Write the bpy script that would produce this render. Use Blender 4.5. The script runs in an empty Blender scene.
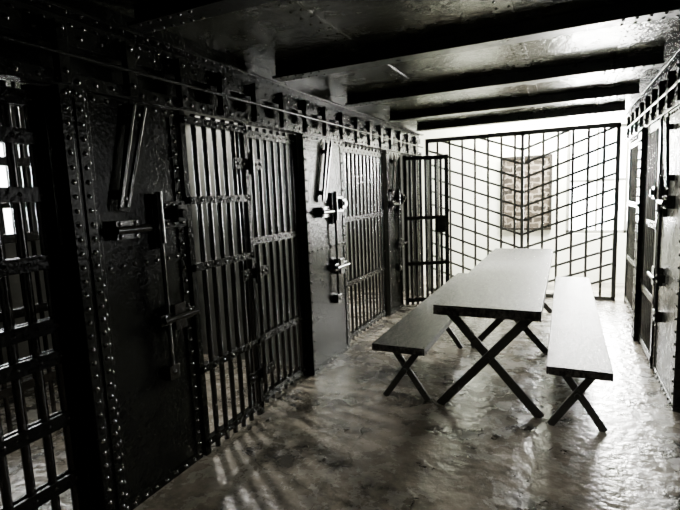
import bpy, math, random
from mathutils import Vector, Matrix
random.seed(7)

# ------------------------------------------------------------------ materials
def newmat(name):
    m=bpy.data.materials.new(name); m.use_nodes=True
    nt=m.node_tree; b=nt.nodes["Principled BSDF"]
    return m,nt,b
def noise_mat(name,c1,c2,scale=4,r1=.25,r2=.5,bump=.2,bscale=30,metal=0,spec=.5,coat=0,dist=.01,lo=.35,hi=.65):
    m,nt,b=newmat(name)
    geo=nt.nodes.new("ShaderNodeNewGeometry")
    n=nt.nodes.new("ShaderNodeTexNoise"); n.inputs["Scale"].default_value=scale; n.inputs["Detail"].default_value=9
    n.inputs["Roughness"].default_value=.7
    nt.links.new(geo.outputs["Position"],n.inputs["Vector"])
    cr=nt.nodes.new("ShaderNodeValToRGB"); cr.color_ramp.elements[0].position=lo; cr.color_ramp.elements[1].position=hi
    cr.color_ramp.elements[0].color=(*c1,1); cr.color_ramp.elements[1].color=(*c2,1)
    nt.links.new(n.outputs["Fac"],cr.inputs["Fac"]); nt.links.new(cr.outputs["Color"],b.inputs["Base Color"])
    mr=nt.nodes.new("ShaderNodeMapRange"); mr.inputs["From Min"].default_value=.35; mr.inputs["From Max"].default_value=.65
    mr.inputs["To Min"].default_value=r1; mr.inputs["To Max"].default_value=r2
    n2=nt.nodes.new("ShaderNodeTexNoise"); n2.inputs["Scale"].default_value=scale*2.3; n2.inputs["Detail"].default_value=8; n2.inputs["Roughness"].default_value=.7
    nt.links.new(geo.outputs["Position"],n2.inputs["Vector"])
    nt.links.new(n2.outputs["Fac"],mr.inputs["Value"]); nt.links.new(mr.outputs["Result"],b.inputs["Roughness"])
    n3=nt.nodes.new("ShaderNodeTexNoise"); n3.inputs["Scale"].default_value=bscale; n3.inputs["Detail"].default_value=5
    nt.links.new(geo.outputs["Position"],n3.inputs["Vector"])
    bp=nt.nodes.new("ShaderNodeBump"); bp.inputs["Strength"].default_value=bump; bp.inputs["Distance"].default_value=dist
    nt.links.new(n3.outputs["Fac"],bp.inputs["Height"]); nt.links.new(bp.outputs["Normal"],b.inputs["Normal"])
    b.inputs["Metallic"].default_value=metal; b.inputs["Specular IOR Level"].default_value=spec
    b.inputs["Coat Weight"].default_value=coat; b.inputs["Coat Roughness"].default_value=.2
    return m
M_black=noise_mat("black_gloss_paint",(.002,.0022,.0016),(.008,.0085,.0065),4,.14,.28,.5,50,0,.08,dist=.006)
M_bar=noise_mat("worn_black_bar",(.004,.004,.0033),(.016,.0155,.0125),9,.10,.24,.3,60,.2,.8,dist=.004)
M_ceil=noise_mat("ceiling_steel_paint",(.02,.023,.016),(.09,.095,.07),2.2,.12,.32,.6,22,.4,.55,dist=.010)
M_beam=noise_mat("beam_paint",(.006,.007,.005),(.02,.021,.017),5,.25,.45,.3,20,0,.5,dist=.005)
M_table=noise_mat("table_worn_paint",(.002,.002,.0018),(.055,.053,.046),26,.25,.55,1.0,80,0,.09,dist=.006,lo=.42,hi=.66)
M_rpanel=noise_mat("worn_grey_panel",(.008,.008,.007),(.03,.03,.026),6,.2,.4,.4,40,0,.25,dist=.005)
M_floor=noise_mat("floor_painted_concrete",(.016,.014,.010),(.20,.178,.142),2.6,.09,.40,.8,18,0,.65,dist=.008,lo=.38,hi=.61)
M_wall=noise_mat("plaster_cream",(.56,.58,.48),(.78,.79,.70),1.3,.7,.9,.3,14)
M_cell=noise_mat("cell_wall_grey",(.02,.022,.017),(.07,.07,.058),2,.5,.8,.3,12)
M_frame=noise_mat("dark_wood_frame",(.006,.005,.004),(.015,.012,.009),12,.4,.6,.2,40,spec=.2)
M_slat=noise_mat("window_frame_paint",(.10,.10,.085),(.18,.18,.155),6,.4,.6,.1,40)

nt=M_table.node_tree
for n in list(nt.nodes):
    if n.type=='TEX_NOISE' and abs(n.inputs["Scale"].default_value-26)<.1:
        mp=nt.nodes.new("ShaderNodeMapping"); mp.inputs["Scale"].default_value=(1.6,.35,1)
        nt.links.new(n.inputs["Vector"].links[0].from_socket,mp.inputs["Vector"]); nt.links.new(mp.outputs[0],n.inputs["Vector"])

# floor: fine cracks
nt=M_floor.node_tree; b=nt.nodes["Principled BSDF"]
geo=nt.nodes.new("ShaderNodeNewGeometry"); nz=nt.nodes.new("ShaderNodeTexNoise"); nz.inputs["Scale"].default_value=3; nz.inputs["Detail"].default_value=5
mx=nt.nodes.new("ShaderNodeMixRGB"); mx.blend_type='ADD'; mx.inputs[0].default_value=.35
nt.links.new(geo.outputs["Position"],nz.inputs["Vector"]); nt.links.new(geo.outputs["Position"],mx.inputs[1]); nt.links.new(nz.outputs["Color"],mx.inputs[2])
vo=nt.nodes.new("ShaderNodeTexVoronoi"); vo.feature='DISTANCE_TO_EDGE'; vo.inputs["Scale"].default_value=.8
nt.links.new(mx.outputs[0],vo.inputs["Vector"])
cr=nt.nodes.new("ShaderNodeValToRGB"); cr.color_ramp.elements[0].position=.0; cr.color_ramp.elements[1].position=.007
cr.color_ramp.elements[0].color=(.5,.5,.5,1); cr.color_ramp.elements[1].color=(1,1,1,1)
nt.links.new(vo.outputs["Distance"],cr.inputs["Fac"])
mm=nt.nodes.new("ShaderNodeMixRGB"); mm.blend_type='MULTIPLY'; mm.inputs[0].default_value=1
src=b.inputs["Base Color"].links[0].from_socket
nt.links.new(src,mm.inputs[1]); nt.links.new(cr.outputs["Color"],mm.inputs[2]); nt.links.new(mm.outputs[0],b.inputs["Base Color"])

# poster
m,nt,b=newmat("poster_print")
geo=nt.nodes.new("ShaderNodeNewGeometry"); 
br=nt.nodes.new("ShaderNodeTexBrick"); br.inputs["Scale"].default_value=1.0
br.inputs["Color1"].default_value=(.006,.005,.004,1); br.inputs["Color2"].default_value=(.05,.04,.029,1); br.inputs["Mortar"].default_value=(.13,.11,.085,1)
br.inputs["Mortar Size"].default_value=.012; br.inputs["Brick Width"].default_value=.2; br.inputs["Row Height"].default_value=.09
nz=nt.nodes.new("ShaderNodeTexNoise"); nz.inputs["Scale"].default_value=9; nz.inputs["Detail"].default_value=4
sx=nt.nodes.new("ShaderNodeSeparateXYZ"); cx=nt.nodes.new("ShaderNodeCombineXYZ")
nt.links.new(geo.outputs["Position"],sx.inputs[0]); nt.links.new(sx.outputs["X"],cx.inputs["X"]); nt.links.new(sx.outputs["Z"],cx.inputs["Y"])
mx=nt.nodes.new("ShaderNodeMixRGB"); mx.blend_type='ADD'; mx.inputs[0].default_value=.12
nt.links.new(geo.outputs["Position"],nz.inputs["Vector"]); nt.links.new(cx.outputs[0],mx.inputs[1]); nt.links.new(nz.outputs["Color"],mx.inputs[2])
nt.links.new(mx.outputs[0],br.inputs["Vector"]); nt.links.new(br.outputs["Color"],b.inputs["Base Color"]); b.inputs["Roughness"].default_value=.8
b.inputs["Specular IOR Level"].default_value=.1
M_poster=m

# ------------------------------------------------------------------ mesh builder
class MB:
    def __init__(s,name,mats): s.name=name; s.mats=mats; s.v=[]; s.f=[]; s.m=[]; s.sm=[]
    def _add(s,vs,fs,mi,smooth=False):
        o=len(s.v); s.v+= [tuple(v) for v in vs]; s.f+=[tuple(i+o for i in f) for f in fs]; s.m+=[mi]*len(fs); s.sm+=[smooth]*len(fs)
    def box(s,x0,x1,y0,y1,z0,z1,mi=0,M=None):
        vs=[Vector((x,y,z)) for x in(x0,x1) for y in(y0,y1) for z in(z0,z1)]
        if M: vs=[M@v for v in vs]
        s._add(vs,[(0,1,3,2),(4,6,7,5),(0,4,5,1),(2,3,7,6),(0,2,6,4),(1,5,7,3)],mi)
    def beam(s,p0,p1,w,h,up=(0,0,1),mi=0,w1=None):
        p0=Vector(p0);p1=Vector(p1);d=(p1-p0).normalized();u=Vector(up)
        sd=d.cross(u).normalized();u=sd.cross(d).normalized(); w1=w if w1 is None else w1
        vs=[]
        for p,ww in((p0,w),(p1,w1)):
            for a,c in((-1,-1),(1,-1),(1,1),(-1,1)): vs.append(p+sd*a*ww/2+u*c*h/2)
        s._add(vs,[(3,2,1,0),(4,5,6,7),(0,1,5,4),(1,2,6,5),(2,3,7,6),(3,0,4,7)],mi)
    def cyl(s,p0,p1,r,n=10,mi=0,r1=None):
        p0=Vector(p0);p1=Vector(p1);d=(p1-p0).normalized();a=d.orthogonal().normalized();c=d.cross(a); r1=r if r1 is None else r1
        vs=[p0+(a*math.cos(t)+c*math.sin(t))*r for t in [2*math.pi*i/n for i in range(n)]]
        vs+=[p1+(a*math.cos(t)+c*math.sin(t))*r1 for t in [2*math.pi*i/n for i in range(n)]]
        s._add(vs,[(i,(i+1)%n,n+(i+1)%n,n+i) for i in range(n)],mi,True)
        s._add(vs[:n],[tuple(range(n))[::-1]],mi); s._add(vs[n:],[tuple(range(n))],mi)
    def rivet(s,p,nrm,r=.011,mi=0):
        p=Vector(p);d=Vector(nrm).normalized();a=d.orthogonal().normalized();c=d.cross(a);n=8
        vs=[]
        for rr,hh in((1,0),(.75,.5)):
            vs+=[p+(a*math.cos(2*math.pi*i/n)+c*math.sin(2*math.pi*i/n))*r*rr+d*r*hh for i in range(n)]
        vs.append(p+d*r*.75)
        fs=[(i,(i+1)%n,n+(i+1)%n,n+i) for i in range(n)]+[(n+i,n+(i+1)%n,2*n) for i in range(n)]
        s._add(vs,fs,mi,True)
    def rivline(s,p0,p1,step,nrm,r=.011,mi=0):
        p0=Vector(p0);p1=Vector(p1);k=max(1,int(round((p1-p0).length/step)))
        for i in range(k+1): s.rivet(p0.lerp(p1,i/k),nrm,r,mi)
    def done(s,bevel=0,parent=None):
        me=bpy.data.meshes.new(s.name)
        me.from_pydata([tuple(v) for v in s.v],[],s.f)
        for mt in s.mats: me.materials.append(mt)
        me.polygons.foreach_set("material_index",s.m); me.polygons.foreach_set("use_smooth",s.sm); me.update()
        ob=bpy.data.objects.new(s.name,me); bpy.context.collection.objects.link(ob)
        if parent: ob.parent=parent
        if bevel:
            md=ob.modifiers.new("bevel","BEVEL"); md.width=bevel; md.segments=2; md.limit_method='ANGLE'; md.angle_limit=math.radians(50)
        return ob

XL=-1.93; XR=.70; YE=6.85; ZB=2.31; ZC=2.40
# ------------------------------------------------------------------ shell
g=MB("floor",[M_floor]); g.box(-4.4,3.0,-1.6,8.3,-.1,0); g.done()
g=MB("ceiling",[M_ceil]); g.box(-4.4,3.0,-1.6,YE,ZC,ZC+.08)
for xs in(-1.2,-.3,.35):
    g.box(xs-.05,xs+.05,-1.6,YE,ZC-.006,ZC); 
    g.rivline((xs-.03,.1,ZC-.006),(xs-.03,YE-.1,ZC-.006),.1,(0,0,-1),.008)
    g.rivline((xs+.03,.1,ZC-.006),(xs+.03,YE-.1,ZC-.006),.1,(0,0,-1),.008)
g.done()
g=MB("wall_back",[M_wall])
WX0,WX1,WZ0,WZ1=.02,.85,.75,2.35; YB=8.1
g.box(-3,WX0,YB,YB+.2,0,3.3); g.box(WX1,3,YB,YB+.2,0,3.3); g.box(WX0,WX1,YB,YB+.2,0,WZ0); g.box(WX0,WX1,YB,YB+.2,WZ1,3.3); g.done()
g=MB("wall_back_left",[M_wall]); g.box(-3.1,-3.0,YE+.05,YB,0,3.3); g.done()
g=MB("wall_back_right",[M_wall]); g.box(3.0,3.1,YE+.05,YB,0,3.3); g.done()
g=MB("ceiling_back",[M_wall]); g.box(-3,3,YE+.05,YB,3.3,3.4); g.done()
g=MB("wall_header",[M_wall]); g.box(-3,3,YE+.05,YE+.1,ZC+.08,3.3); g.done()
g=MB("wall_front",[M_cell]); g.box(-4.4,3.0,-1.7,-1.6,0,ZC); g.done()
g=MB("window_1",[M_slat])
g.box(WX0,WX0+.05,YB+.04,YB+.12,WZ0,WZ1); g.box(WX1-.05,WX1,YB+.04,YB+.12,WZ0,WZ1)
g.box(WX0,WX1,YB+.04,YB+.12,WZ0,WZ0+.05); g.box(WX0,WX1,YB+.04,YB+.12,WZ1-.05,WZ1); g.box(WX0,WX1,YB+.05,YB+.1,1.53,1.57)
g.box((WX0+WX1)/2-.015,(WX0+WX1)/2+.015,YB+.05,YB+.1,WZ0,WZ1); g.done()
g=MB("wall_left_outer",[M_cell])
def wallx(g,x0,x1,y0,y1,z1,wins):
    y=y0
    for a,b_,c,d in wins:
        g.box(x0,x1,y,a,0,z1); g.box(x0,x1,a,b_,0,c); g.box(x0,x1,a,b_,d,z1); y=b_
    g.box(x0,x1,y,y1,0,z1)
winsL=[(1.95,2.55,1.25,2.15),(4.2,5.2,1.2,2.1)]
wallx(g,-4.4,-4.3,-1.6,YE+.05,ZC,winsL); g.done()
for i,(a,b_,c,d) in enumerate(winsL):
    g=MB("window_%d"%(i+2),[M_bar])
    for k in range(6):
        yy=a+(b_-a)*(k+.5)/6; g.cyl((-4.35,yy,c),(-4.35,yy,d),.02,8)
    for q in(.3,.7): g.box(-4.37,-4.33,a,b_,c+(d-c)*q-.025,c+(d-c)*q+.025)
    g.done()
g=MB("wall_cell_divider",[M_cell]); g.box(-4.3,XL-.07,3.42,3.47,0,ZC); g.done()
g=MB("wall_cell_end",[M_cell]); g.box(-4.3,XL-.07,YE-.02,YE+.05,0,ZC); g.done()
g=MB("wall_right_outer",[M_cell]); wallx(g,3.0,3.1,-1.6,YE+.05,ZC,[(4.5,5.9,1.0,2.1)]); g.done()
g=MB("wall_right_cell_end",[M_cell]); g.box(XR+.07,3,YE-.02,YE+.05,0,ZC); g.done()
g=MB("cell_back_grating",[M_bar]); 
for k in range(25):
    yy=.9+k*.1; g.cyl((-3.3,yy,0),(-3.3,yy,ZC),.016,8)
for z in(.3,.8,1.3,1.8,2.25): g.box(-3.325,-3.275,.85,3.4,z-.03,z+.03)
g.done()

for yb in(.55,1.72,2.92,4.12,5.32,6.42):
    g=MB("ceiling_beam",[M_beam])
    g.box(XL+.09,XR-.09,yb-.06,yb+.06,ZB,ZB+.018); g.box(XL+.09,XR-.09,yb-.012,yb+.012,ZB+.018,ZC)
    for a in(-.04,.04):
        g.rivline((XL+.15,yb+a,ZB),(XL+.45,yb+a,ZB),.06,(0,0,-1),.010)
        g.rivline((XR-.45,yb+a,ZB),(XR-.15,yb+a,ZB),.06,(0,0,-1),.010)
    g.done(.003)

# ------------------------------------------------------------------ header rails
def header(name,x,sgn,y0,y1):
    g=MB(name,[M_black,M_bar])
    s=sgn
    def bx(a,b_,*r,**k): 
        lo,hi=sorted((x+s*a,x+s*b_)); g.box(lo,hi,*r,**k)
    bx(-.03,0,y0,y1,1.99,ZC)
    bx(0,.05,y0,y1,1.99,2.05); bx(0,.03,y0,y1,2.17,2.25)
    bx(0,.085,y0,y1,ZB-.02,ZB-.005); bx(0,.012,y0,y1,ZB-.1,ZB-.02)
    n=(s,0,0)
    g.rivline((x+s*.05,y0+.03,2.02),(x+s*.05,y1-.03,2.02),.085,n,.012,1)
    g.rivline((x+s*.03,y0+.05,2.21),(x+s*.03,y1-.03,2.21),.1,n,.012,1)
    g.rivline((x+s*.012,y0+.03,ZB-.05),(x+s*.012,y1-.03,ZB-.05),.06,n,.011,1)
    g.rivline((x+s*.06,y0+.03,ZB-.02),(x+s*.06,y1-.03,ZB-.02),.07,(0,0,-1),.011,1)
    y=y0+.2
    while y<y1-.1:
        bx(.03,.07,y,y+.05,2.0,2.25,mi=0); g.rivet((x+s*.07,y+.025,2.05),n,.013,1); g.rivet((x+s*.07,y+.025,2.22),n,.013,1)
        y+=.34
    g.cyl((x+s*.06,y0,2.12),(x+s*.06,y1,2.12),.012,10,0)
    g.done(.002)
header("door_operating_rail",XL,1,-1.6,YE-.05)
header("door_operating_rail",XR,-1,-1.6,YE-.05)

# ------------------------------------------------------------------ bar grilles / doors
def grille(name,x,y0,y1,step=.1,straps=(.08,.6,1.0,1.3,1.93),r=.014,z0=0.0,z1=1.985,strapw=.05,frame=True):
    g=MB(name,[M_bar,M_black]); n=max(2,int(round((y1-y0)/step)))
    for i in range(n):
        yy=y0+(i+.5)*(y1-y0)/n; g.cyl((x,yy,z0),(x,yy,z1),r,10)
    for z in straps:
        g.box(x+.012,x+.024,y0,y1,z-strapw/2,z+strapw/2,1); g.box(x-.024,x-.012,y0,y1,z-strapw/2,z+strapw/2,1)
        for i in range(n):
            yy=y0+(i+.5)*(y1-y0)/n; g.rivet((x+.024,yy,z),(1,0,0),.010,0); g.rivet((x-.024,yy,z),(-1,0,0),.010,0)
    if frame:
        for a,b_ in((y0,y0+.035),(y1-.035,y1)): g.box(x-.03,x+.03,a,b_,z0,z1,1)
    return g.done()
XG=XL-.03
grille("cell_bar_grille",XG,-1.55,.55)
grille("cell_bar_grille",XG,.56,1.28,.085,straps=(.30,.58,.86,1.0,1.27,1.55,1.78,1.93),strapw=.06,r=.018)
grille("cell_bar_grille",XG,2.60,3.30,.088,straps=(.06,.5,1.2,1.93),r=.017)
grille("cell_bar_grille",XG,4.06,5.28,.1,straps=(.06,.6,1.25,1.93),r=.017)

def hinge_geo(g,x,s,ya,yb,zs):
    for z in zs:
        g.box(min(x,x+s*.016),max(x,x+s*.016),ya,yb,z-.035,z+.035,1)
        g.cyl((x+s*.03,(ya+yb)/2,z-.07),(x+s*.03,(ya+yb)/2,z+.07),.02,12,0)
        for y in(ya+.03,ya+.08,yb-.08,yb-.03): g.rivet((x+s*.016,y,z),(s,0,0),.012,0)
g=MB("cell_door",[M_bar,M_black]); x=XL+.03; y0,y1=1.985,2.585
for i in range(7):
    yy=y0+.04+i*(y1-y0-.08)/6; g.cyl((x,yy,.0),(x,yy,1.98),.017,10)
for z in(.07,.52,1.12,1.5,1.94):
    g.box(x-.022,x+.022,y0,y1,z-.022,z+.022,1)
    for i in range(7): g.rivet((x+.022,y0+.04+i*(y1-y0-.08)/6,z),(1,0,0),.011)
g.box(x-.022,x+.022,y0,y0+.04,.0,1.985,1); g.box(x-.022,x+.022,y1-.04,y1,.0,1.985,1)
hinge_geo(g,x+.022,1,2.42,2.72,(.3,1.0,1.72))
g.done(.002)

def lockset(parent,x,s,yc,zt=1.42,zz=.9,dy=1):
    g=MB("lock_mechanism",[M_black,M_bar]); n=(s,0,0)
    def bx(a,b_,y0,y1,z0,z1,mi=0):
        lo,hi=sorted((x+s*a,x+s*b_)); y0,y1=sorted((yc+dy*y0,yc+dy*y1)); g.box(lo,hi,y0,y1,z0,z1,mi)
    P=lambda a,y,z:(x+s*a,yc+dy*y,z)
    g.beam(P(.035,-.02,zt+.55),P(.035,-.16,zt+.04),.10,.012,(s,0,0),0,.06)
    g.beam(P(.045,.015,zt+.54),P(.045,-.14,zt+.06),.018,.012,(s,0,0),1)
    g.beam(P(.045,-.05,zt+.54),P(.045,-.18,zt+.06),.018,.012,(s,0,0),1)
    g.rivet(P(.041,-.03,zt+.50),n,.017,1); g.rivet(P(.041,-.15,zt+.1),n,.017,1)
    bx(0,.03,-.05,.02,zt+.45,zt+.49); bx(0,.03,-.17,-.09,zt+.1,zt+.14)
    bx(0,.05,-.22,-.09,zt-.09,zt+.0,1); g.cyl(P(.06,-.23,zt-.045),P(.06,-.04,zt-.045),.02,10,1)
    for a in(-.2,-.11):
        for z in(zt-.075,zt-.015): g.rivet(P(.05,a,z),n,.012,1)
    bx(0,.03,.02,.075,zt-.16,zt+.12,1); bx(0,.035,.075,.24,zt-.06,zt-.01,1); bx(0,.035,.075,.24,zt+.04,zt+.08,1)
    g.cyl(P(.045,.05,zt-.13),P(.045,.05,zt+.13),.02,10,1)
    for a in(.1,.15,.21):
        g.rivet(P(.035,a,zt-.035),n,.013,1); g.rivet(P(.035,a,zt+.06),n,.013,1)
    bx(0,.07,.15,.22,zt-.03,zt+.06,1); g.cyl(P(.07,.185,zt+.015),P(.09,.185,zt+.015),.024,12,1)
    g.cyl(P(.04,.05,zz-.3),P(.04,.05,zt-.1),.012,8,1)
    bx(0,.05,-.01,.23,zz-.04,zz+.02,1); bx(0,.06,.08,.16,zz-.08,zz+.06,1); g.cyl(P(.065,.0,zz-.01),P(.065,.24,zz-.01),.016,10,1)
    for a in(.02,.2): g.rivet(P(.05,a,zz+.005),n,.012,1)
    bx(0,.05,.02,.09,zz-.34,zz-.26,1); g.rivet(P(.05,.055,zz-.3),n,.014,1)
    g.done(.003,parent)
def plate(name,x0,x1,y0,y1,z0,z1,sgn,step=.085,mat=M_black,mids=(),lock=None):
    e=bpy.data.objects.new(name,None); bpy.context.collection.objects.link(e)
    g=MB("plate",[mat,M_bar]); g.box(min(x0,x1),max(x0,x1),y0,y1,z0,z1)
    xf=max(x0,x1) if sgn>0 else min(x0,x1); n=(sgn,0,0)
    w=.045
    for a,b_ in((y0,y0+w),(y1-w,y1)):
        g.box(min(xf,xf+sgn*.008),max(xf,xf+sgn*.008),a,b_,z0,z1)
        g.rivline((xf+sgn*.008,(a+b_)/2,z0+.03),(xf+sgn*.008,(a+b_)/2,z1-.03),step,n,.012,1)
    for z in(z0,z1-w)+tuple(mids):
        g.box(min(xf,xf+sgn*.008),max(xf,xf+sgn*.008),y0+w,y1-w,z,z+w)
        g.rivline((xf+sgn*.008,y0+.07,z+w/2),(xf+sgn*.008,y1-.07,z+w/2),step,n,.012,1)
    g.done(.002,e)
    if lock: lockset(e,xf,sgn,**lock)
    return e
plate("cell_post",XL-.06,XL+.08,1.29,1.40,0,1.985,1,.06)
plate("steel_lock_panel",XL-.03,XL+.03,1.41,1.97,0,1.985,1,.07,mids=(1.18,),lock=dict(yc=1.72))
plate("steel_lock_panel",XL-.05,XL+.05,3.31,4.04,0.0,1.985,1,mids=(1.02,),lock=dict(yc=3.72,zt=1.4,zz=.86))
plate("steel_lock_panel",XL-.03,XL+.03,5.30,5.82,0,1.985,1,lock=dict(yc=5.56,zt=1.4,zz=.86))
plate("cell_post",XL-.06,XL+.08,6.45,6.6,0,1.985,1)
grille("cell_bar_grille",XG,6.61,6.8,.09,straps=(.06,.6,1.25,1.93))

hx,hy=XL+.04,5.9; ang=math.atan2(.32,.52); W=.6
g=MB("cell_door",[M_bar,M_black]); M=Matrix.Translation((hx,hy,0))@Matrix.Rotation(ang,4,'Z')
for i in range(9):
    xx=.03+i*(W-.06)/8; g.cyl(M@Vector((xx,0,.0)),M@Vector((xx,0,1.95)),.02,10)
for z in(.06,.55,1.15,1.92): g.box(0,W,-.02,.02,z-.025,z+.025,1,M)
for a,b_ in((0,.045),(W-.045,W)): g.box(a,b_,-.022,.022,0,1.96,1,M)
g.box(W-.16,W-.04,-.04,.04,.95,1.15,1,M)
g.done(.002)

# ------------------------------------------------------------------ right side
XGR=XR+.03
grille("cell_bar_grille",XGR,5.25,6.8,.1,straps=(.06,.6,1.25,1.93),r=.017)
plate("cell_post",XR-.08,XR+.05,5.08,5.22,0,1.985,-1)
g=MB("cell_door",[M_bar,M_black]); x=XR-.03; y0,y1=4.35,5.05
for i in range(8):
    yy=y0+.04+i*(y1-y0-.08)/7; g.cyl((x,yy,.0),(x,yy,1.98),.017,10)
for z in(.07,.55,1.15,1.94): g.box(x-.022,x+.022,y0,y1,z-.03,z+.03,1)
g.box(x-.022,x+.022,y0,y0+.05,0,1.985,1); g.box(x-.022,x+.022,y1-.05,y1,0,1.985,1); g.done(.002)
plate("steel_lock_panel",XR-.03,XR+.03,3.55,4.33,0,1.985,-1,mat=M_rpanel,lock=dict(yc=4.05,zt=1.4,zz=.8))
grille("cell_bar_grille",XGR,2.4,3.53,.1,straps=(.06,.6,1.25,1.93))
grille("cell_bar_grille",XGR,-1.55,2.38,.1,straps=(.06,.6,1.25,1.93))

# ------------------------------------------------------------------ end lattice
g=MB("lattice_gate",[M_beam,M_bar]); x0,x1=XL+.09,XR-.09; XM=-.52
g.box(x0,x1,YE-.03,YE+.03,ZB-.13,ZB-.07); g.box(x0,x1,YE-.03,YE+.03,0,.05)
g.box(x0,x0+.05,YE-.03,YE+.03,0,ZB-.07); g.box(x1-.05,x1,YE-.03,YE+.03,0,ZB-.07); g.box(XM-.02,XM+.02,YE-.03,YE+.03,0,ZB-.07)
n=14
for i in range(1,n):
    xx=x0+(x1-x0)*i/n; g.box(xx-.016,xx+.016,YE-.012,YE-.004,0,ZB-.1)
sl=.36
def clipbar(xa,xb,za,zb):
    zt=ZB-.1; zl=.03
    if max(za,zb)<=zl or min(za,zb)>=zt: return
    def cut(xa,za,xb,zb,z): t=(z-za)/(zb-za); return xa+(xb-xa)*t
    A,B=(xa,za),(xb,zb)
    for z,cmp in((zt,1),(zl,-1)):
        if (A[1]-z)*cmp>0: A=(cut(xa,za,xb,zb,z),z)
        if (B[1]-z)*cmp>0: B=(cut(xa,za,xb,zb,z),z)
    g.beam((A[0],YE+.003,A[1]),(B[0],YE+.003,B[1]),.032,.008,(0,1,0))
z=-.1
while z<2.8:
    clipbar(x0,XM,z+sl*(XM-x0),z); clipbar(XM,x1,z,z+sl*(x1-XM)*1.0); z+=.19
g.done()

g=MB("framed_poster",[M_frame,M_poster]); px0,px1,pz0,pz1=-.88,-.22,.85,1.94; yf=YB-.003
g.box(px0,px1,yf-.02,yf,pz0,pz1,1)
for a in((px0-.04,px0,pz0-.04,pz1+.04),(px1,px1+.04,pz0-.04,pz1+.04),(px0,px1,pz0-.04,pz0),(px0,px1,pz1,pz1+.04)):
    g.box(a[0],a[1],yf-.04,yf,a[2],a[3])
g.done()

# ------------------------------------------------------------------ table and benches
def trestle(name,xa,xb,ya,yb,ht,th,inset_y,legin,lw):
    g=MB(name,[M_table,M_beam])
    g.box(xa,xb,ya,yb,ht-.012,ht,0)
    g.box(xa,xa+.012,ya,yb,ht-th,ht-.012); g.box(xb-.012,xb,ya,yb,ht-th,ht-.012); g.box(xa+.012,xb-.012,ya,ya+.012,ht-th,ht-.012); g.box(xa+.012,xb-.012,yb-.012,yb,ht-th,ht-.012)
    ys=[ya+inset_y,(ya+yb)/2-.1,yb-inset_y]
    for y in ys:
        zt=ht-.012
        g.beam((xa+legin,y-.012,.0),(xb-legin-.02,y-.012,zt-.005),lw,.022,(0,1,0),1)
        g.beam((xb-legin,y+.012,.0),(xa+legin+.02,y+.012,zt-.005),lw,.022,(0,1,0),1)
        g.box(xa+.02,xb-.02,y-.02,y+.02,zt-.03,zt,1)
        xm=(xa+xb)/2; g.cyl((xm,y-.04,zt*.5),(xm,y+.04,zt*.5),.016,10,1)
    return g.done(.004)
trestle("dining_table",-.775,-.115,3.0,6.12,.75,.065,.15,.0,.058)
trestle("bench",-1.21,-.83,2.97,5.95,.45,.05,.18,.03,.046)
trestle("bench",-.08,.265,2.9,5.93,.45,.05,.2,.02,.046)

# ------------------------------------------------------------------ lights
def area(name,loc,target,sx,sy,pw,col=(1,1,1),spread=180):
    l=bpy.data.lights.new(name,'AREA'); l.shape='RECTANGLE'; l.size=sx; l.size_y=sy; l.energy=pw; l.color=col; l.spread=math.radians(spread)
    o=bpy.data.objects.new(name,l); o.location=loc; d=Vector(target)-Vector(loc); o.rotation_euler=d.to_track_quat('-Z','Y').to_euler(); bpy.context.collection.objects.link(o)
area("window_daylight",((WX0+WX1)/2,YB+.5,1.7),((WX0+WX1)/2-.1,0,.9),1.0,1.6,1500,(1,.995,.96))
area("back_room_fill_light",(.3,7.45,3.2),(.5,7.9,0),3.6,.5,4300,(1,.995,.93))  # added light, kept above the view, to brighten the back wall evenly
area("cell_window_daylight",(-4.7,2.25,1.8),(-1.9,2.2,1.0),.6,.9,170,(.97,1,.95))
area("cell_window_daylight",(-4.6,4.7,1.9),(-1.0,3.2,.0),.3,.4,1100,(1,.97,.9))
area("cell_window_daylight",(3.4,5.2,1.7),(.6,5.0,.8),1.2,1.0,50,(.98,1,.96))
area("cell_streak_light",(-3.1,3.15,2.37),(-1.2,2.0,0),.10,.10,75,(1,.97,.9))  # added unseen light that throws bar streaks on the floor, no actual fixture
area("corridor_fill_light",(.15,.4,2.26),(.1,1.6,0),.7,.4,15,(1,.95,.85),100)  # added weak fill for the near floor, not a fixture of the corridor
s=bpy.data.lights.new("sun",'SUN'); s.energy=2.5; s.angle=math.radians(1.5); s.color=(1,.97,.9)
so=bpy.data.objects.new("sun",s); so.rotation_euler=Vector((-.04,-.93,-.30)).to_track_quat('-Z','Y').to_euler(); so.location=(1,11,5); bpy.context.collection.objects.link(so)

w=bpy.data.worlds.new("sky"); bpy.context.scene.world=w; w.use_nodes=True
bg=w.node_tree.nodes["Background"]; bg.inputs["Color"].default_value=(1,1,.98,1); bg.inputs["Strength"].default_value=22

cam=bpy.data.cameras.new("camera"); co=bpy.data.objects.new("camera",cam); bpy.context.collection.objects.link(co)
cam.sensor_width=36; cam.lens=36*470/680; cam.clip_start=.02
Yv=Vector((225,70,-470)).normalized(); Xv=Vector((990,-20,470)); Xv=(Xv-Yv*Xv.dot(Yv)).normalized(); Zv=Xv.cross(Yv)
R=Matrix((Xv,Yv,Zv)); co.matrix_world=Matrix.Translation((0,0,1.5))@R.to_4x4()
bpy.context.scene.camera=co
